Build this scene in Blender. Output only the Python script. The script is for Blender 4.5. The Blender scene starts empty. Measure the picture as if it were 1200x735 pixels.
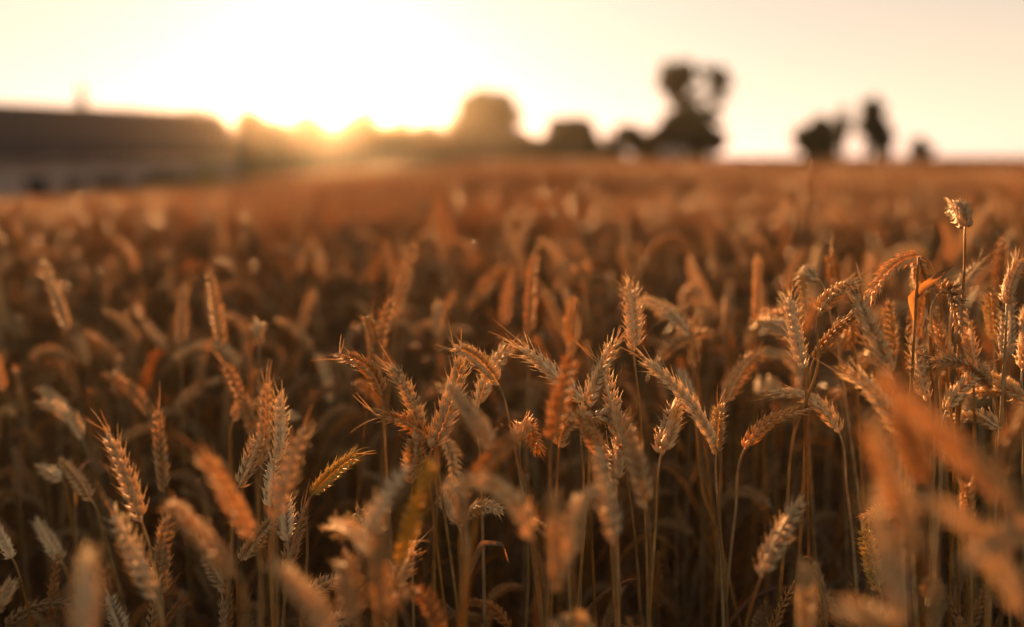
import bpy, math, random
import numpy as np
from mathutils import Vector, Matrix

R = math.radians
rnd = random.Random(7)
nrs = np.random.RandomState(11)
scene = bpy.context.scene

# ------------------------------------------------------------------ camera, sky, sun, exposure
CAM_Z = 1.05
PITCH = math.atan(182.5 / 1166.7)
cam_data = bpy.data.cameras.new('camera')
cam_data.lens = 35.0
cam_data.sensor_width = 36.0
cam_data.clip_start = 0.02
cam_data.clip_end = 3000.0
cam_data.dof.use_dof = True
cam_data.dof.focus_distance = 0.95
cam_data.dof.aperture_fstop = 1.65
cam_data.dof.aperture_blades = 0
cam = bpy.data.objects.new('camera', cam_data)
cam.location = (0, 0, CAM_Z)
cam.rotation_euler = (math.pi / 2 - PITCH, 0, 0)
scene.collection.objects.link(cam)
scene.camera = cam

SUN_AZ = R(-10.0)       # left of the view axis
SUN_EL = R(3.5)
SKY_GAMMA = 0.9
SKY_KNEE = 0.33
SKY_SAT = 0.38
SKY_TINT = (1.0, 0.835, 0.765, 1)
world = bpy.data.worlds.new("World")
scene.world = world
world.use_nodes = True
wn = world.node_tree
wn.nodes.clear()
sky = wn.nodes.new('ShaderNodeTexSky')
sky.sky_type = 'NISHITA'
sky.sun_disc = False
sky.sun_elevation = SUN_EL
sky.sun_rotation = SUN_AZ
sky.altitude = 100
sky.air_density = 1.3
sky.dust_density = 0.3
sky.ozone_density = 1.0
bg = wn.nodes.new('ShaderNodeBackground')
bg.inputs['Strength'].default_value = 0.098
wo = wn.nodes.new('ShaderNodeOutputWorld')
tint = wn.nodes.new('ShaderNodeHueSaturation')      # the pale, peach colour of this evening's sky
tint.inputs['Saturation'].default_value = SKY_SAT
warm = wn.nodes.new('ShaderNodeMix'); warm.data_type = 'RGBA'; warm.blend_type = 'MULTIPLY'; warm.inputs[0].default_value = 1.0
warm.inputs[7].default_value = SKY_TINT
soft = wn.nodes.new('ShaderNodeGamma'); soft.inputs['Gamma'].default_value = SKY_GAMMA   # sky brightness range compressed to tone down the sun's glow
wn.links.new(sky.outputs[0], soft.inputs['Color'])
lum = wn.nodes.new('ShaderNodeRGBToBW'); wn.links.new(soft.outputs[0], lum.inputs[0])
den = wn.nodes.new('ShaderNodeMath'); den.operation = 'MULTIPLY_ADD'; den.inputs[1].default_value = SKY_KNEE; den.inputs[2].default_value = 1.0
wn.links.new(lum.outputs[0], den.inputs[0])
even = wn.nodes.new('ShaderNodeVectorMath'); even.operation = 'DIVIDE'
wn.links.new(soft.outputs[0], even.inputs[0]); wn.links.new(den.outputs[0], even.inputs[1])
wn.links.new(even.outputs[0], tint.inputs['Color'])
wn.links.new(tint.outputs[0], warm.inputs[6])
wn.links.new(warm.outputs[2], bg.inputs['Color'])
wn.links.new(bg.outputs[0], wo.inputs['Surface'])

sun_data = bpy.data.lights.new('sun', 'SUN')
sun_data.energy = 4.4
sun_data.angle = R(0.6)
sun_data.color = (1.0, 0.50, 0.18)
sun = bpy.data.objects.new('sun', sun_data)
sdir = Vector((math.sin(SUN_AZ) * math.cos(SUN_EL), math.cos(SUN_AZ) * math.cos(SUN_EL), math.sin(SUN_EL)))
sun.rotation_euler = (-sdir).to_track_quat('-Z', 'Y').to_euler()
scene.collection.objects.link(sun)

scene.view_settings.view_transform = 'Standard'
scene.view_settings.look = 'None'
scene.view_settings.gamma = 1.0
scene.view_settings.use_curve_mapping = False
scene.view_settings.exposure = 2.5
HAZE_DENSITY = 0.00008
HAZE_G = 0.93
scene.cycles.use_denoising = True
scene.cycles.max_bounces = 5
scene.cycles.diffuse_bounces = 1
scene.cycles.transparent_max_bounces = 8
scene.cycles.volume_bounces = 0
scene.cycles.sample_clamp_indirect = 6.0

# ------------------------------------------------------------------ helpers
F = 1166.7
_cp, _sp = math.cos(PITCH), math.sin(PITCH)

def P(px, py, d):
    """point seen at pixel (px, py) of the 1200 x 735 photograph, d metres in front of the lens"""
    u = (px - 600.0) / F * d
    v = (367.5 - py) / F * d
    return np.array([u, d * _cp + v * _sp, CAM_Z - d * _sp + v * _cp])

def proj(p):
    x, y, z = p[0], p[1], p[2] - CAM_Z
    d = y * _cp - z * _sp
    v = y * _sp + z * _cp
    return 600 + F * x / d, 367.5 - F * v / d, d

def sstep(t):
    t = np.clip(t, 0, 1)
    return t * t * (3 - 2 * t)

def ground_z(x, y):
    x = np.asarray(x, float); y = np.asarray(y, float)
    a = -.078 * np.maximum(0, -x - .6) * sstep((y - 1) / 6.0) * np.where(x < -34, 34 / np.maximum(-x, 1), 1)
    a = a * (1 - .72 * sstep((y - 10) / 60.0) * sstep((x + 19) / 14.0))
    b = 0.28 * sstep((y - 20) / 90.0) * sstep((x + 25) / 40.0)
    c = -1.5 * sstep((y - 150) / 200.0)
    u = 0.02 * np.sin(x * .7 + 1) * np.cos(y * .55) * sstep(y / 4)
    return a + b + c + u

def tag(o, label=None, cat=None, group=None, kind=None):
    if label: o['label'] = label
    if cat: o['category'] = cat
    if group: o['group'] = group
    if kind: o['kind'] = kind
    return o

def empty(name, loc, rz=0.0):
    o = bpy.data.objects.new(name, None)
    o.location = [float(c) for c in loc]
    o.rotation_euler = (0, 0, rz)
    o.empty_display_size = 0.05
    scene.collection.objects.link(o)
    return o

class Geo:
    """collects vertices and faces (all quads or tris) and makes one mesh"""
    def __init__(self):
        self.v = []; self.q = []; self.t = []; self.n = 0
    def add(self, v, quads=None, tris=None):
        v = np.asarray(v, float)
        self.v.append(v)
        if quads is not None and len(quads): self.q.append(np.asarray(quads, int) + self.n)
        if tris is not None and len(tris): self.t.append(np.asarray(tris, int) + self.n)
        self.n += len(v)
    def arrays(self):
        V = np.concatenate(self.v)
        Q = np.concatenate(self.q) if self.q else np.zeros((0, 4), int)
        T = np.concatenate(self.t) if self.t else np.zeros((0, 3), int)
        return V, Q, T
    def mesh(self, name, mat, origin=(0, 0, 0), smooth=True):
        V, Q, T = self.arrays()
        V = V - np.asarray(origin, float)
        me = bpy.data.meshes.new(name)
        me.vertices.add(len(V)); me.vertices.foreach_set('co', V.astype(np.float32).ravel())
        nl = len(Q) * 4 + len(T) * 3
        me.loops.add(nl)
        me.loops.foreach_set('vertex_index', np.concatenate([Q.ravel(), T.ravel()]).astype(np.int32))
        me.polygons.add(len(Q) + len(T))
        st = np.concatenate([np.arange(len(Q)) * 4, len(Q) * 4 + np.arange(len(T)) * 3]).astype(np.int32)
        me.polygons.foreach_set('loop_start', st)
        me.update(calc_edges=True)
        me.polygons.foreach_set('use_smooth', np.full(len(Q) + len(T), smooth))
        for m in (mat if isinstance(mat, (list, tuple)) else [mat]): me.materials.append(m)
        me.validate()
        return me
    def build(self, name, mat, parent=None, loc=(0, 0, 0), smooth=True, origin=(0, 0, 0)):
        o = bpy.data.objects.new(name, self.mesh(name, mat, origin, smooth))
        o.location = [float(c) for c in loc]
        if parent is not None: o.parent = parent
        scene.collection.objects.link(o)
        return o

def grid_faces(nr, ns, closed=True):
    i = np.arange(nr - 1)[:, None]; j = np.arange(ns if closed else ns - 1)[None, :]
    j2 = (j + 1) % ns
    q = np.stack([i * ns + j, i * ns + j2, (i + 1) * ns + j2, (i + 1) * ns + j], -1)
    return q.reshape(-1, 4)

def norm(v):
    return v / np.maximum(np.linalg.norm(v, axis=-1, keepdims=True), 1e-9)

def frames(pts, seed_n=None):
    """parallel-transport frames along a polyline"""
    t = norm(np.gradient(pts, axis=0))
    n0 = np.array([0.3, -1.0, 0.2]) if seed_n is None else np.asarray(seed_n, float)
    N = []
    n = n0 - t[0] * np.dot(n0, t[0])
    if np.linalg.norm(n) < 1e-3: n = np.cross(t[0], [1, 0, 0])
    n = n / np.linalg.norm(n)
    for k in range(len(pts)):
        n = n - t[k] * np.dot(n, t[k]); n = n / np.linalg.norm(n)
        N.append(n)
    N = np.array(N); B = np.cross(t, N)
    return t, N, B

def add_tube(g, pts, rad, ns=6, cap=True):
    pts = np.asarray(pts, float)
    rad = np.broadcast_to(np.asarray(rad, float), (len(pts),))
    t, N, B = frames(pts)
    a = np.linspace(0, 2 * np.pi, ns, endpoint=False)
    ring = N[:, None] * np.cos(a)[None, :, None] + B[:, None] * np.sin(a)[None, :, None]
    v = pts[:, None] + ring * rad[:, None, None]
    g.add(v.reshape(-1, 3), grid_faces(len(pts), ns))
    if cap:
        for k in (0, -1):
            g.add(np.vstack([v[k], pts[k][None]]), tris=[(j, (j + 1) % ns, ns) for j in range(ns)])

def hermite(p0, p1, m0, m1, n):
    s = np.linspace(0, 1, n)[:, None]
    return (2*s**3-3*s**2+1)*p0 + (s**3-2*s**2+s)*m0 + (-2*s**3+3*s**2)*p1 + (s**3-s**2)*m1

# ------------------------------------------------------------------ materials
def new_mat(name):
    m = bpy.data.materials.new(name); m.use_nodes = True
    nt = m.node_tree; nt.nodes.clear()
    return m, nt

def noise_ramp(nt, scale, stops, detail=4, coord='Object', rough=.6):
    tc = nt.nodes.new('ShaderNodeTexCoord')
    nz = nt.nodes.new('ShaderNodeTexNoise'); nz.inputs['Scale'].default_value = scale
    nz.inputs['Detail'].default_value = detail; nz.inputs['Roughness'].default_value = rough
    nt.links.new(tc.outputs[coord], nz.inputs['Vector'])
    cr = nt.nodes.new('ShaderNodeValToRGB')
    el = cr.color_ramp.elements
    el[0].position, el[0].color = stops[0][0], (*stops[0][1], 1)
    el[1].position, el[1].color = stops[-1][0], (*stops[-1][1], 1)
    for p, c in stops[1:-1]:
        e = el.new(p); e.color = (*c, 1)
    nt.links.new(nz.outputs['Fac'], cr.inputs['Fac'])
    return cr, nz

def plant_mat(name, cols, scale, transl, rough=.55, trcol=None, spread=.35, coat=0.0):
    """straw or leaf: mottled colour, a per-plant difference, light coming through"""
    m, nt = new_mat(name)
    cr, nz = noise_ramp(nt, scale, cols)
    oi = nt.nodes.new('ShaderNodeObjectInfo')
    mr = nt.nodes.new('ShaderNodeMapRange'); mr.inputs['To Min'].default_value = 1 - spread; mr.inputs['To Max'].default_value = 1 + spread
    nt.links.new(oi.outputs['Random'], mr.inputs['Value'])
    hs = nt.nodes.new('ShaderNodeHueSaturation')
    nt.links.new(cr.outputs[0], hs.inputs['Color']); nt.links.new(mr.outputs[0], hs.inputs['Value'])
    m2 = nt.nodes.new('ShaderNodeMath'); m2.operation = 'MULTIPLY'; m2.inputs[1].default_value = 7.31
    nt.links.new(oi.outputs['Random'], m2.inputs[0])
    fr = nt.nodes.new('ShaderNodeMath'); fr.operation = 'FRACT'; nt.links.new(m2.outputs[0], fr.inputs[0])
    mh = nt.nodes.new('ShaderNodeMapRange'); mh.inputs['To Min'].default_value = .505; mh.inputs['To Max'].default_value = .54
    nt.links.new(fr.outputs[0], mh.inputs['Value']); nt.links.new(mh.outputs[0], hs.inputs['Hue'])
    ms = nt.nodes.new('ShaderNodeMapRange'); ms.inputs['To Min'].default_value = 1.1; ms.inputs['To Max'].default_value = .72
    nt.links.new(fr.outputs[0], ms.inputs['Value']); nt.links.new(ms.outputs[0], hs.inputs['Saturation'])
    bs = nt.nodes.new('ShaderNodeBsdfPrincipled')
    bs.inputs['Roughness'].default_value = rough
    bs.inputs['Specular IOR Level'].default_value = .32
    bs.inputs['Sheen Weight'].default_value = coat
    nt.links.new(hs.outputs[0], bs.inputs['Base Color'])
    tr = nt.nodes.new('ShaderNodeBsdfTranslucent')
    if trcol:
        mx = nt.nodes.new('ShaderNodeMix'); mx.data_type = 'RGBA'; mx.blend_type = 'MIX'; mx.inputs[0].default_value = .5
        mx.inputs[7].default_value = (*trcol, 1)
        nt.links.new(hs.outputs[0], mx.inputs[6]); nt.links.new(mx.outputs[2], tr.inputs['Color'])
    else:
        nt.links.new(hs.outputs[0], tr.inputs['Color'])
    mix = nt.nodes.new('ShaderNodeMixShader'); mix.inputs[0].default_value = transl
    bp = nt.nodes.new('ShaderNodeBump'); bp.inputs['Strength'].default_value = .3; bp.inputs['Distance'].default_value = .0006
    nt.links.new(nz.outputs['Fac'], bp.inputs['Height']); nt.links.new(bp.outputs[0], bs.inputs['Normal'])
    nt.links.new(bs.outputs[0], mix.inputs[1]); nt.links.new(tr.outputs[0], mix.inputs[2])
    out = nt.nodes.new('ShaderNodeOutputMaterial'); nt.links.new(mix.outputs[0], out.inputs['Surface'])
    return m

def surf_mat(name, stops, scale, rough=.8, bump=.0, metallic=0.0):
    m, nt = new_mat(name)
    cr, nz = noise_ramp(nt, scale, stops)
    bs = nt.nodes.new('ShaderNodeBsdfPrincipled'); bs.inputs['Roughness'].default_value = rough
    bs.inputs['Metallic'].default_value = metallic
    nt.links.new(cr.outputs[0], bs.inputs['Base Color'])
    if bump:
        bp = nt.nodes.new('ShaderNodeBump'); bp.inputs['Strength'].default_value = .6; bp.inputs['Distance'].default_value = bump
        nt.links.new(nz.outputs['Fac'], bp.inputs['Height']); nt.links.new(bp.outputs[0], bs.inputs['Normal'])
    out = nt.nodes.new('ShaderNodeOutputMaterial'); nt.links.new(bs.outputs[0], out.inputs['Surface'])
    return m

M_EAR = plant_mat('wheat_ear', [(.3, (.48, .24, .095)), (.55, (.70, .42, .20)), (.75, (.81, .57, .33))], 160, .40, .6, (.95, .52, .16), .28, .03)
M_EAR_FIELD = plant_mat('darkened_wheat_ear', [(.3, (.31, .15, .055)), (.55, (.47, .26, .105)), (.75, (.60, .38, .19))], 160, .48, .38, (.9, .44, .10), .28, .0)  # darker copy of the ear colour; the field's dimness is put into it
M_EAR_GREEN = plant_mat('wheat_ear_unripe', [(.3, (.50, .31, .07)), (.6, (.66, .43, .11)), (.8, (.70, .49, .18))], 140, .40, .5, (.9, .50, .08), .2, .15)
M_STEM = plant_mat('wheat_stem', [(.3, (.17, .085, .028)), (.6, (.32, .165, .055)), (.8, (.44, .25, .095))], 60, .18, .42, (.9, .42, .08), .3)
M_LEAF = plant_mat('dry_leaf', [(.3, (.06, .033, .016)), (.6, (.13, .07, .03)), (.8, (.30, .17, .08))], 70, .36, .5, (.85, .32, .07), .3)
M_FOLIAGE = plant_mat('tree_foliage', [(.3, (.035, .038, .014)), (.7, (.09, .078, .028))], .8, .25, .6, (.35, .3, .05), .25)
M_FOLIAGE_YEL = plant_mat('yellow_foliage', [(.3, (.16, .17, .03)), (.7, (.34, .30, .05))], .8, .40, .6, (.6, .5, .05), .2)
M_BARK = surf_mat('bark', [(.3, (.05, .035, .022)), (.7, (.13, .09, .06))], 6, .9, .02)
M_SOIL = surf_mat('soil', [(.3, (.025, .016, .009)), (.7, (.06, .038, .02))], 9, .95, .02)
M_ROOF = surf_mat('roof_tile', [(.3, (.02, .016, .014)), (.7, (.05, .037, .03))], 3, .85, .02)
M_WALL = surf_mat('barn_render', [(.3, (.26, .20, .17)), (.7, (.38, .31, .27))], .9, .9, .01)
M_DARKWOOD = surf_mat('dark_wood', [(.3, (.05, .04, .035)), (.7, (.11, .08, .06))], 8, .8, .01)
M_WHITE = surf_mat('white_render', [(.3, (.62, .58, .52)), (.7, (.78, .75, .7))], 2, .8)
M_GLASS = surf_mat('window_glass', [(.3, (.02, .024, .03)), (.7, (.04, .045, .05))], 2, .12)
# ------------------------------------------------------------------ the wheat plant
def floret_template(hi):
    """a pointed grain husk along +z, length 1, radius 1 in x/y"""
    if hi:
        zs = [0, .14, .34, .58, .78, .92, 1.0]; rs = [.35, .78, 1.0, .86, .52, .2, .05]; ns = 6
    else:
        zs = [0, .3, .7, 1.0]; rs = [.4, 1.0, .62, .04]; ns = 4
    a = np.linspace(0, 2 * np.pi, ns, endpoint=False)
    v = np.stack([np.outer(rs, np.cos(a)), np.outer(rs, np.sin(a)), np.repeat(np.array(zs)[:, None], ns, 1)], -1)
    # the husk curls a little outwards at the middle and in at the tip
    v[..., 1] += (np.sin(np.array(zs) * np.pi) * .25)[:, None]
    return v.reshape(-1, 3), grid_faces(len(zs), ns)

T_HI = floret_template(True)
T_LO = floret_template(False)

def curve_at(pts, s):
    """pts: polyline, s in 0..1 by arc length"""
    seg = np.linalg.norm(np.diff(pts, axis=0), axis=1)
    c = np.concatenate([[0], np.cumsum(seg)]); c /= c[-1]
    return np.stack([np.interp(s, c, pts[:, k]) for k in range(3)], -1)

def build_ear(g, pts, face, rs, hi=True, width=1.0, awn=0.4, awn_geo=None, splay=1.0, taper=0.7):
    """spikelets in two opposite rows along pts (neck to tip)"""
    L = np.linalg.norm(np.diff(pts, axis=0), axis=1).sum()
    n = int(np.clip(round(L / .0046), 8, 26))
    tpl, quads = T_HI if hi else T_LO
    t, N, B = frames(pts, face)
    c = np.linspace(0, 1, len(pts))
    add_tube(g, pts, np.linspace(.0011, .0006, len(pts)), 5, cap=False)
    tips = []
    for k in range(n + 1):
        last = k == n
        s = min((k + .25) / (n + .6), .97)
        o = curve_at(pts, s)
        T = norm(np.array([np.interp(s, c, t[:, q]) for q in range(3)]))
        Nn = norm(np.array([np.interp(s, c, N[:, q]) for q in range(3)]))
        Bb = np.cross(T, Nn)
        side = (1 if k % 2 else -1)
        env = (.72 + .38 * math.sin(min(1, s * 1.25 + .12) * math.pi) ** .7) if s < .7 else (.72 + .38 * math.sin(min(1, s * 1.02 + .12) * math.pi * .93))
        env = max(env, taper) * width
        fl = []
        if last:
            fl = [(0, .0, 0.05, 1.0), (.35, .3, .0, .9), (-.35, .3, 0, .9)]
            sd = 0
        else:
            # lateral angle, normal angle, offset, length
            fl = [(.62, .46, .0012, .88), (.62, -.46, .0012, .88), (.40, .24, .0008, 1.05), (.40, -.24, .0008, 1.05)]
            if hi: fl.append((.22, .0, .0018, 1.0))
            sd = side
        for (la, na, off, ln) in fl:
            la2 = la * .92 * splay * rs.uniform(.82, 1.2)
            na2 = na * rs.uniform(.8, 1.25)
            lat = sd * math.sin(la2) if sd else math.sin(la)
            d = norm(T * math.cos(la2) + Bb * lat + Nn * math.sin(na2) + (rs.rand(3) - .5) * .14)
            if sd == 0: d = norm(T + Bb * la * .6 + Nn * na * rs.choice([-1, 1]))
            length = .0115 * ln * env * rs.uniform(.9, 1.12)
            rad = .00172 * env * rs.uniform(.9, 1.12)
            x = norm(np.cross(d, Nn + .01)); 
            # local y axis = outward
            out = norm(Bb * sd + Nn * np.sign(na if na else rs.uniform(-1, 1)) * .8)
            y = norm(out - d * np.dot(out, d)); x = np.cross(y, d)
            base = o + Bb * sd * (.0012 * env) + Nn * np.sign(na) * .0012 * env
            v = base + tpl[:, :1] * x * rad + tpl[:, 1:2] * y * rad * .8 + tpl[:, 2:3] * d * length
            g.add(v, quads)
            tip = base + d * length
            # the short bristle each husk ends in
            bl = rs.uniform(.0025, .0085) * (1 + 2.2 * awn * max(0, s - .45))
            if hi or rs.rand() < .35:
                d2 = norm(d * 1 + T * .35)
                w = .00028 if hi else .0005
                vv = np.array([tip + x * w, tip - x * w * .5 + y * w, tip - x * w * .5 - y * w, tip + d2 * bl])
                g.add(vv, tris=[(0, 1, 3), (1, 2, 3), (2, 0, 3)])
            if s > .72: tips.append((tip, d, T))
    return tips

def awn_curve(tip, d, T, rs, length):
    d2 = norm(d * .8 + T * .8 + (rs.rand(3) - .5) * .5)
    bend = (rs.rand(3) - .5) * .5 + np.array([0, 0, -.12])
    s = np.linspace(0, 1, 7)[:, None]
    return tip + d2 * s * length + bend * s ** 2 * length * .45

def stem_radius(n, r0=.0021, r1=.0012):
    return np.linspace(r0, r1, n)

def build_leaf(g, base, d, length, width, rs, droop=1.0, twist=None, n=12):
    """a dry blade: folded strip that leaves the stem, arches and hangs"""
    d = norm(np.asarray(d, float)); p = np.asarray(base, float).copy()
    tw = rs.uniform(-2.0, 2.0) if twist is None else twist
    up = np.array([0, 0, 1.0]); rows = []
    side0 = norm(np.cross(d, up) + 1e-4)
    for k in range(n):
        s = k / (n - 1)
        w = width * (math.sin(min(1, s * 2.2 + .22) * math.pi / 2)) * (1 - s ** 2.2) * .5 + .0003
        nrm = norm(np.cross(side0, d))
        a = tw * s
        sv = norm(side0 * math.cos(a) + nrm * math.sin(a)); nv = np.cross(sv, d)
        rows += [p - sv * w + nv * w * .35, p, p + sv * w + nv * w * .35]
        p = p + d * length / (n - 1)
        d = norm(d + np.array([0, 0, -1]) * droop * .16 * (0.4 + s * 1.4) + (rs.rand(3) - .5) * .10)
    g.add(np.array(rows), grid_faces(n, 3, closed=False))

# ------------------------------------------------------------------ variants used for the copies and for the mass of the field
def variant(seed, height, lean, droop, hi, green=False, leaf=True, face=None):
    """a whole plant standing at the origin. returns stem, ear, leaf Geo"""
    rs = np.random.RandomState(seed)
    az = rs.uniform(0, 2 * np.pi)
    ld = np.array([math.cos(az), math.sin(az), 0])
    L = rs.uniform(.076, .098)
    neck = ld * lean * height + np.array([0, 0, height])
    # ear as an arc turning from its start angle towards the ground by 'droop'
    th0 = rs.uniform(.05, .25) + droop * .55
    pts = [neck]; th = th0
    for k in range(10):
        pts.append(pts[-1] + (ld * math.sin(th) + np.array([0, 0, math.cos(th)])) * L / 10)
        th += droop * .13 + rs.uniform(-.02, .02)
    pts = np.array(pts)
    st = hermite(np.zeros(3), neck, np.array([0, 0, height * .9]), (ld * math.sin(th0) + np.array([0, 0, math.cos(th0)])) * height * (.25 + .25 * droop), 14 if hi else 8)
    gs, ge, gl, gl2 = Geo(), Geo(), Geo(), None
    add_tube(gs, st, stem_radius(len(st), .0021, .0011), 6 if hi else 4, cap=False)
    for kk in (.42, .68):
        q = curve_at(st, kk); q2 = curve_at(st, kk + .012)
        add_tube(gs, np.array([q, (q + q2) / 2, q2]), [.0022, .0031, .0022], 6 if hi else 4, cap=False)
    f = rs.randn(3) if face is None else face
    tips = build_ear(ge, pts, f, rs, hi, rs.uniform(.92, 1.12), rs.uniform(.2, .9))
    if rs.rand() < .6:
        for q in range(rs.randint(2, 5)):
            tp, d, T = tips[rs.randint(len(tips))]
            c = awn_curve(tp, d, T, rs, rs.uniform(.010, .028))
            add_tube(ge, c, np.linspace(.00042, .00012, len(c)), 3, cap=False)
    if leaf:
        s = rs.uniform(.55, .8); b = curve_at(st, s); a2 = rs.uniform(0, 6.28)
        build_leaf(gl, b, [math.cos(a2) * .5, math.sin(a2) * .5, .8], rs.uniform(.10, .19), rs.uniform(.006, .010), rs, rs.uniform(.7, 1.5), n=10 if hi else 7)
        if rs.rand() < .5:
            b = curve_at(st, rs.uniform(.3, .5)); a2 += rs.uniform(1.5, 4)
            gl2 = Geo(); build_leaf(gl2, b, [math.cos(a2) * .6, math.sin(a2) * .6, .7], rs.uniform(.12, .2), rs.uniform(.007, .011), rs, rs.uniform(.8, 1.6), n=10 if hi else 7)
    return gs, ge, gl, gl2, pts

# ------------------------------------------------------------------ ground
def build_ground():
    xs = np.concatenate([-np.geomspace(900, 30, 26), np.linspace(-28, 28, 113), np.geomspace(30, 900, 26)])
    ys = np.concatenate([np.linspace(-40, 0, 12, endpoint=False), np.linspace(0, 40, 81), np.geomspace(41.5, 900, 60)])
    X, Y = np.meshgrid(xs, ys)
    Z = ground_z(X, Y) + .012 * np.sin(X * 9) * np.cos(Y * 8.3)
    g = Geo(); g.add(np.stack([X, Y, Z], -1).reshape(-1, 3), grid_faces(len(ys), len(xs), closed=False))
    o = g.build('ground', M_SOIL); tag(o, kind='structure')
build_ground()

# ------------------------------------------------------------------ barn
def box(g, c, u, w, lo, hi):
    """box in a frame: c origin, u along, w across, z up; lo/hi = (a, b, z)"""
    c = np.asarray(c, float); k = np.array([0, 0, 1.0])
    v = []
    for a in (lo[0], hi[0]):
        for b in (lo[1], hi[1]):
            for z in (lo[2], hi[2]): v.append(c + u * a + w * b + k * z)
    g.add(v, [(0, 1, 3, 2), (4, 6, 7, 5), (0, 4, 5, 1), (2, 3, 7, 6), (0, 2, 6, 4), (1, 5, 7, 3)])

def build_barn():
    p1 = np.array([-16.5, 62.2, 0]); p0 = np.array([-38.5, 31.5, 0])
    u = norm(p0 - p1); w = np.array([-u[1], u[0], 0])
    if w[1] < 0: w = -w                         # away from the camera
    Lb = np.linalg.norm(p0 - p1); zb = -1.98; He = 3.5; Hr = 5.55; D = 5.0
    c = p1 + np.array([0, 0, zb])
    t = empty('barn', c)
    tag(t, 'long low farm barn with a dark tiled roof at the left end of the field', 'barn')
    o = np.zeros(3)
    g = Geo(); box(g, o, u, w, (0, 0, -.5), (Lb, .3, He)); box(g, o, u, w, (0, D - .3, -.5), (Lb, D, He))
    for a0, a1 in ((0.0, .3), (Lb - .3, Lb)):
        box(g, o, u, w, (a0 - .002, .3, -.5), (a1 + .002, D - .3, He))
        k = np.array([0, 0, 1.])
        for a in (a0,):
            v = [u * a0 + k * He, u * a0 + w * D + k * He, u * a0 + w * D / 2 + k * (Hr - .05), u * a1 + k * He, u * a1 + w * D + k * He, u * a1 + w * D / 2 + k * (Hr - .05)]
            g.add(v, tris=[(0, 1, 2), (3, 5, 4)], quads=[(0, 2, 5, 3), (1, 4, 5, 2)])
    g.build('wall', M_WALL, t, smooth=False)
    k = np.array([0, 0, 1.]); e = .55
    g = Geo()
    zE = He - e * (Hr - He) / (D / 2)
    n = 60
    for sgn in (0, 1):
        a = np.linspace(-.4, Lb + .4, n)
        sag = .06 * np.sin(a / Lb * 9) + .03 * np.sin(a * 2.1)
        eave = (-e if sgn == 0 else D + e)
        top = np.array([u * x + w * D / 2 + k * (Hr + s_ * .5 + .12) for x, s_ in zip(a, sag)])
        bot = np.array([u * x + w * eave + k * (zE + .1 + s_) for x, s_ in zip(a, sag)])
        mid = (top + bot) / 2
        rows = np.stack([top, mid, bot, bot - k * .14, top - k * .14], 0)
        g.add(rows.reshape(-1, 3), grid_faces(5, n, closed=False))
    rf = g.build('roof', M_ROOF, t, smooth=False)
    g = Geo(); add_tube(g, np.array([u * x + w * D / 2 + k * (Hr + .17) for x in np.linspace(-.4, Lb + .4, 30)]), .13, 6); g.build('ridge_cap', M_ROOF, rf)
    def along(px):
        # distance along u where the front wall is crossed by the column px
        best = min(np.linspace(0, Lb, 800), key=lambda s_: abs(proj(p1 + u * s_ + np.array([0, 0, 0]))[0] - px)); return best
    for px, wd, hh, kind in ((132, .34, 1.15, 'chimney'), (190, .3, .35, 'vent_pipe'), (264, .8, .45, 'chimney')):
        s_ = along(px); g = Geo()
        cc = u * s_ + w * D / 2 + k * (Hr - .1)
        box(g, cc, u, w, (-wd / 2, -wd / 2, 0), (wd / 2, wd / 2, hh))
        box(g, cc, u, w, (-wd / 2 - .06, -wd / 2 - .06, hh), (wd / 2 + .06, wd / 2 + .06, hh + .1))
        if kind == 'chimney' and wd < .5: add_tube(g, np.array([cc + k * (hh + .1), cc + k * (hh + .5)]), [.1, .08], 8)
        g.build(kind, M_DARKWOOD, rf, smooth=False)
    for px, wd, z0, z1, kind in ((42, 1.0, 1.0, 1.95, 'window'), (128, 1.9, 0.0, 2.05, 'door'), (226, 1.1, 1.0, 1.9, 'window'), (86, .8, 1.2, 1.85, 'window')):
        s_ = along(px); cc = u * s_
        g = Geo(); fr = .09
        for (a0, a1, b0, b1) in ((-wd/2-fr, -wd/2, z0, z1), (wd/2, wd/2+fr, z0, z1), (-wd/2-fr, wd/2+fr, z1, z1+fr), (-wd/2-fr, wd/2+fr, z0-fr if z0 > .1 else z0-.01, z0)):
            box(g, cc, u, w, (a0, -.06, b0), (a1, -.003, b1))
        if kind == 'window':
            box(g, cc, u, w, (-.025, -.045, z0), (.025, -.01, z1)); box(g, cc, u, w, (-wd/2, -.045, (z0+z1)/2-.02), (-.03, -.01, (z0+z1)/2+.02)); box(g, cc, u, w, (.03, -.045, (z0+z1)/2-.02), (wd/2, -.01, (z0+z1)/2+.02))
        f = g.build('window' if kind == 'window' else 'door', M_DARKWOOD, t, smooth=False)
        g = Geo()
        if kind == 'window':
            box(g, cc, u, w, (-wd/2, -.02, z0), (wd/2, -.004, z1)); g.build('pane', M_GLASS, f, smooth=False)
        else:
            nb = 10
            for q in range(nb):
                a0 = -wd/2 + wd*q/nb; box(g, cc, u, w, (a0+.01, -.05 + .006*(q % 2), z0), (a0+wd/nb-.01, -.004, z1))
            g.build('door_board', M_DARKWOOD, f, smooth=False)
            g = Geo(); h = cc - w * .07 + k * 1.0; add_tube(g, np.array([h + u*.15 - k*.12, h + u*.15 - w*.05, h + u*.15 + k*.12]), .018, 6); g.build('handle', M_DARKWOOD, f)
build_barn()

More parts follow.
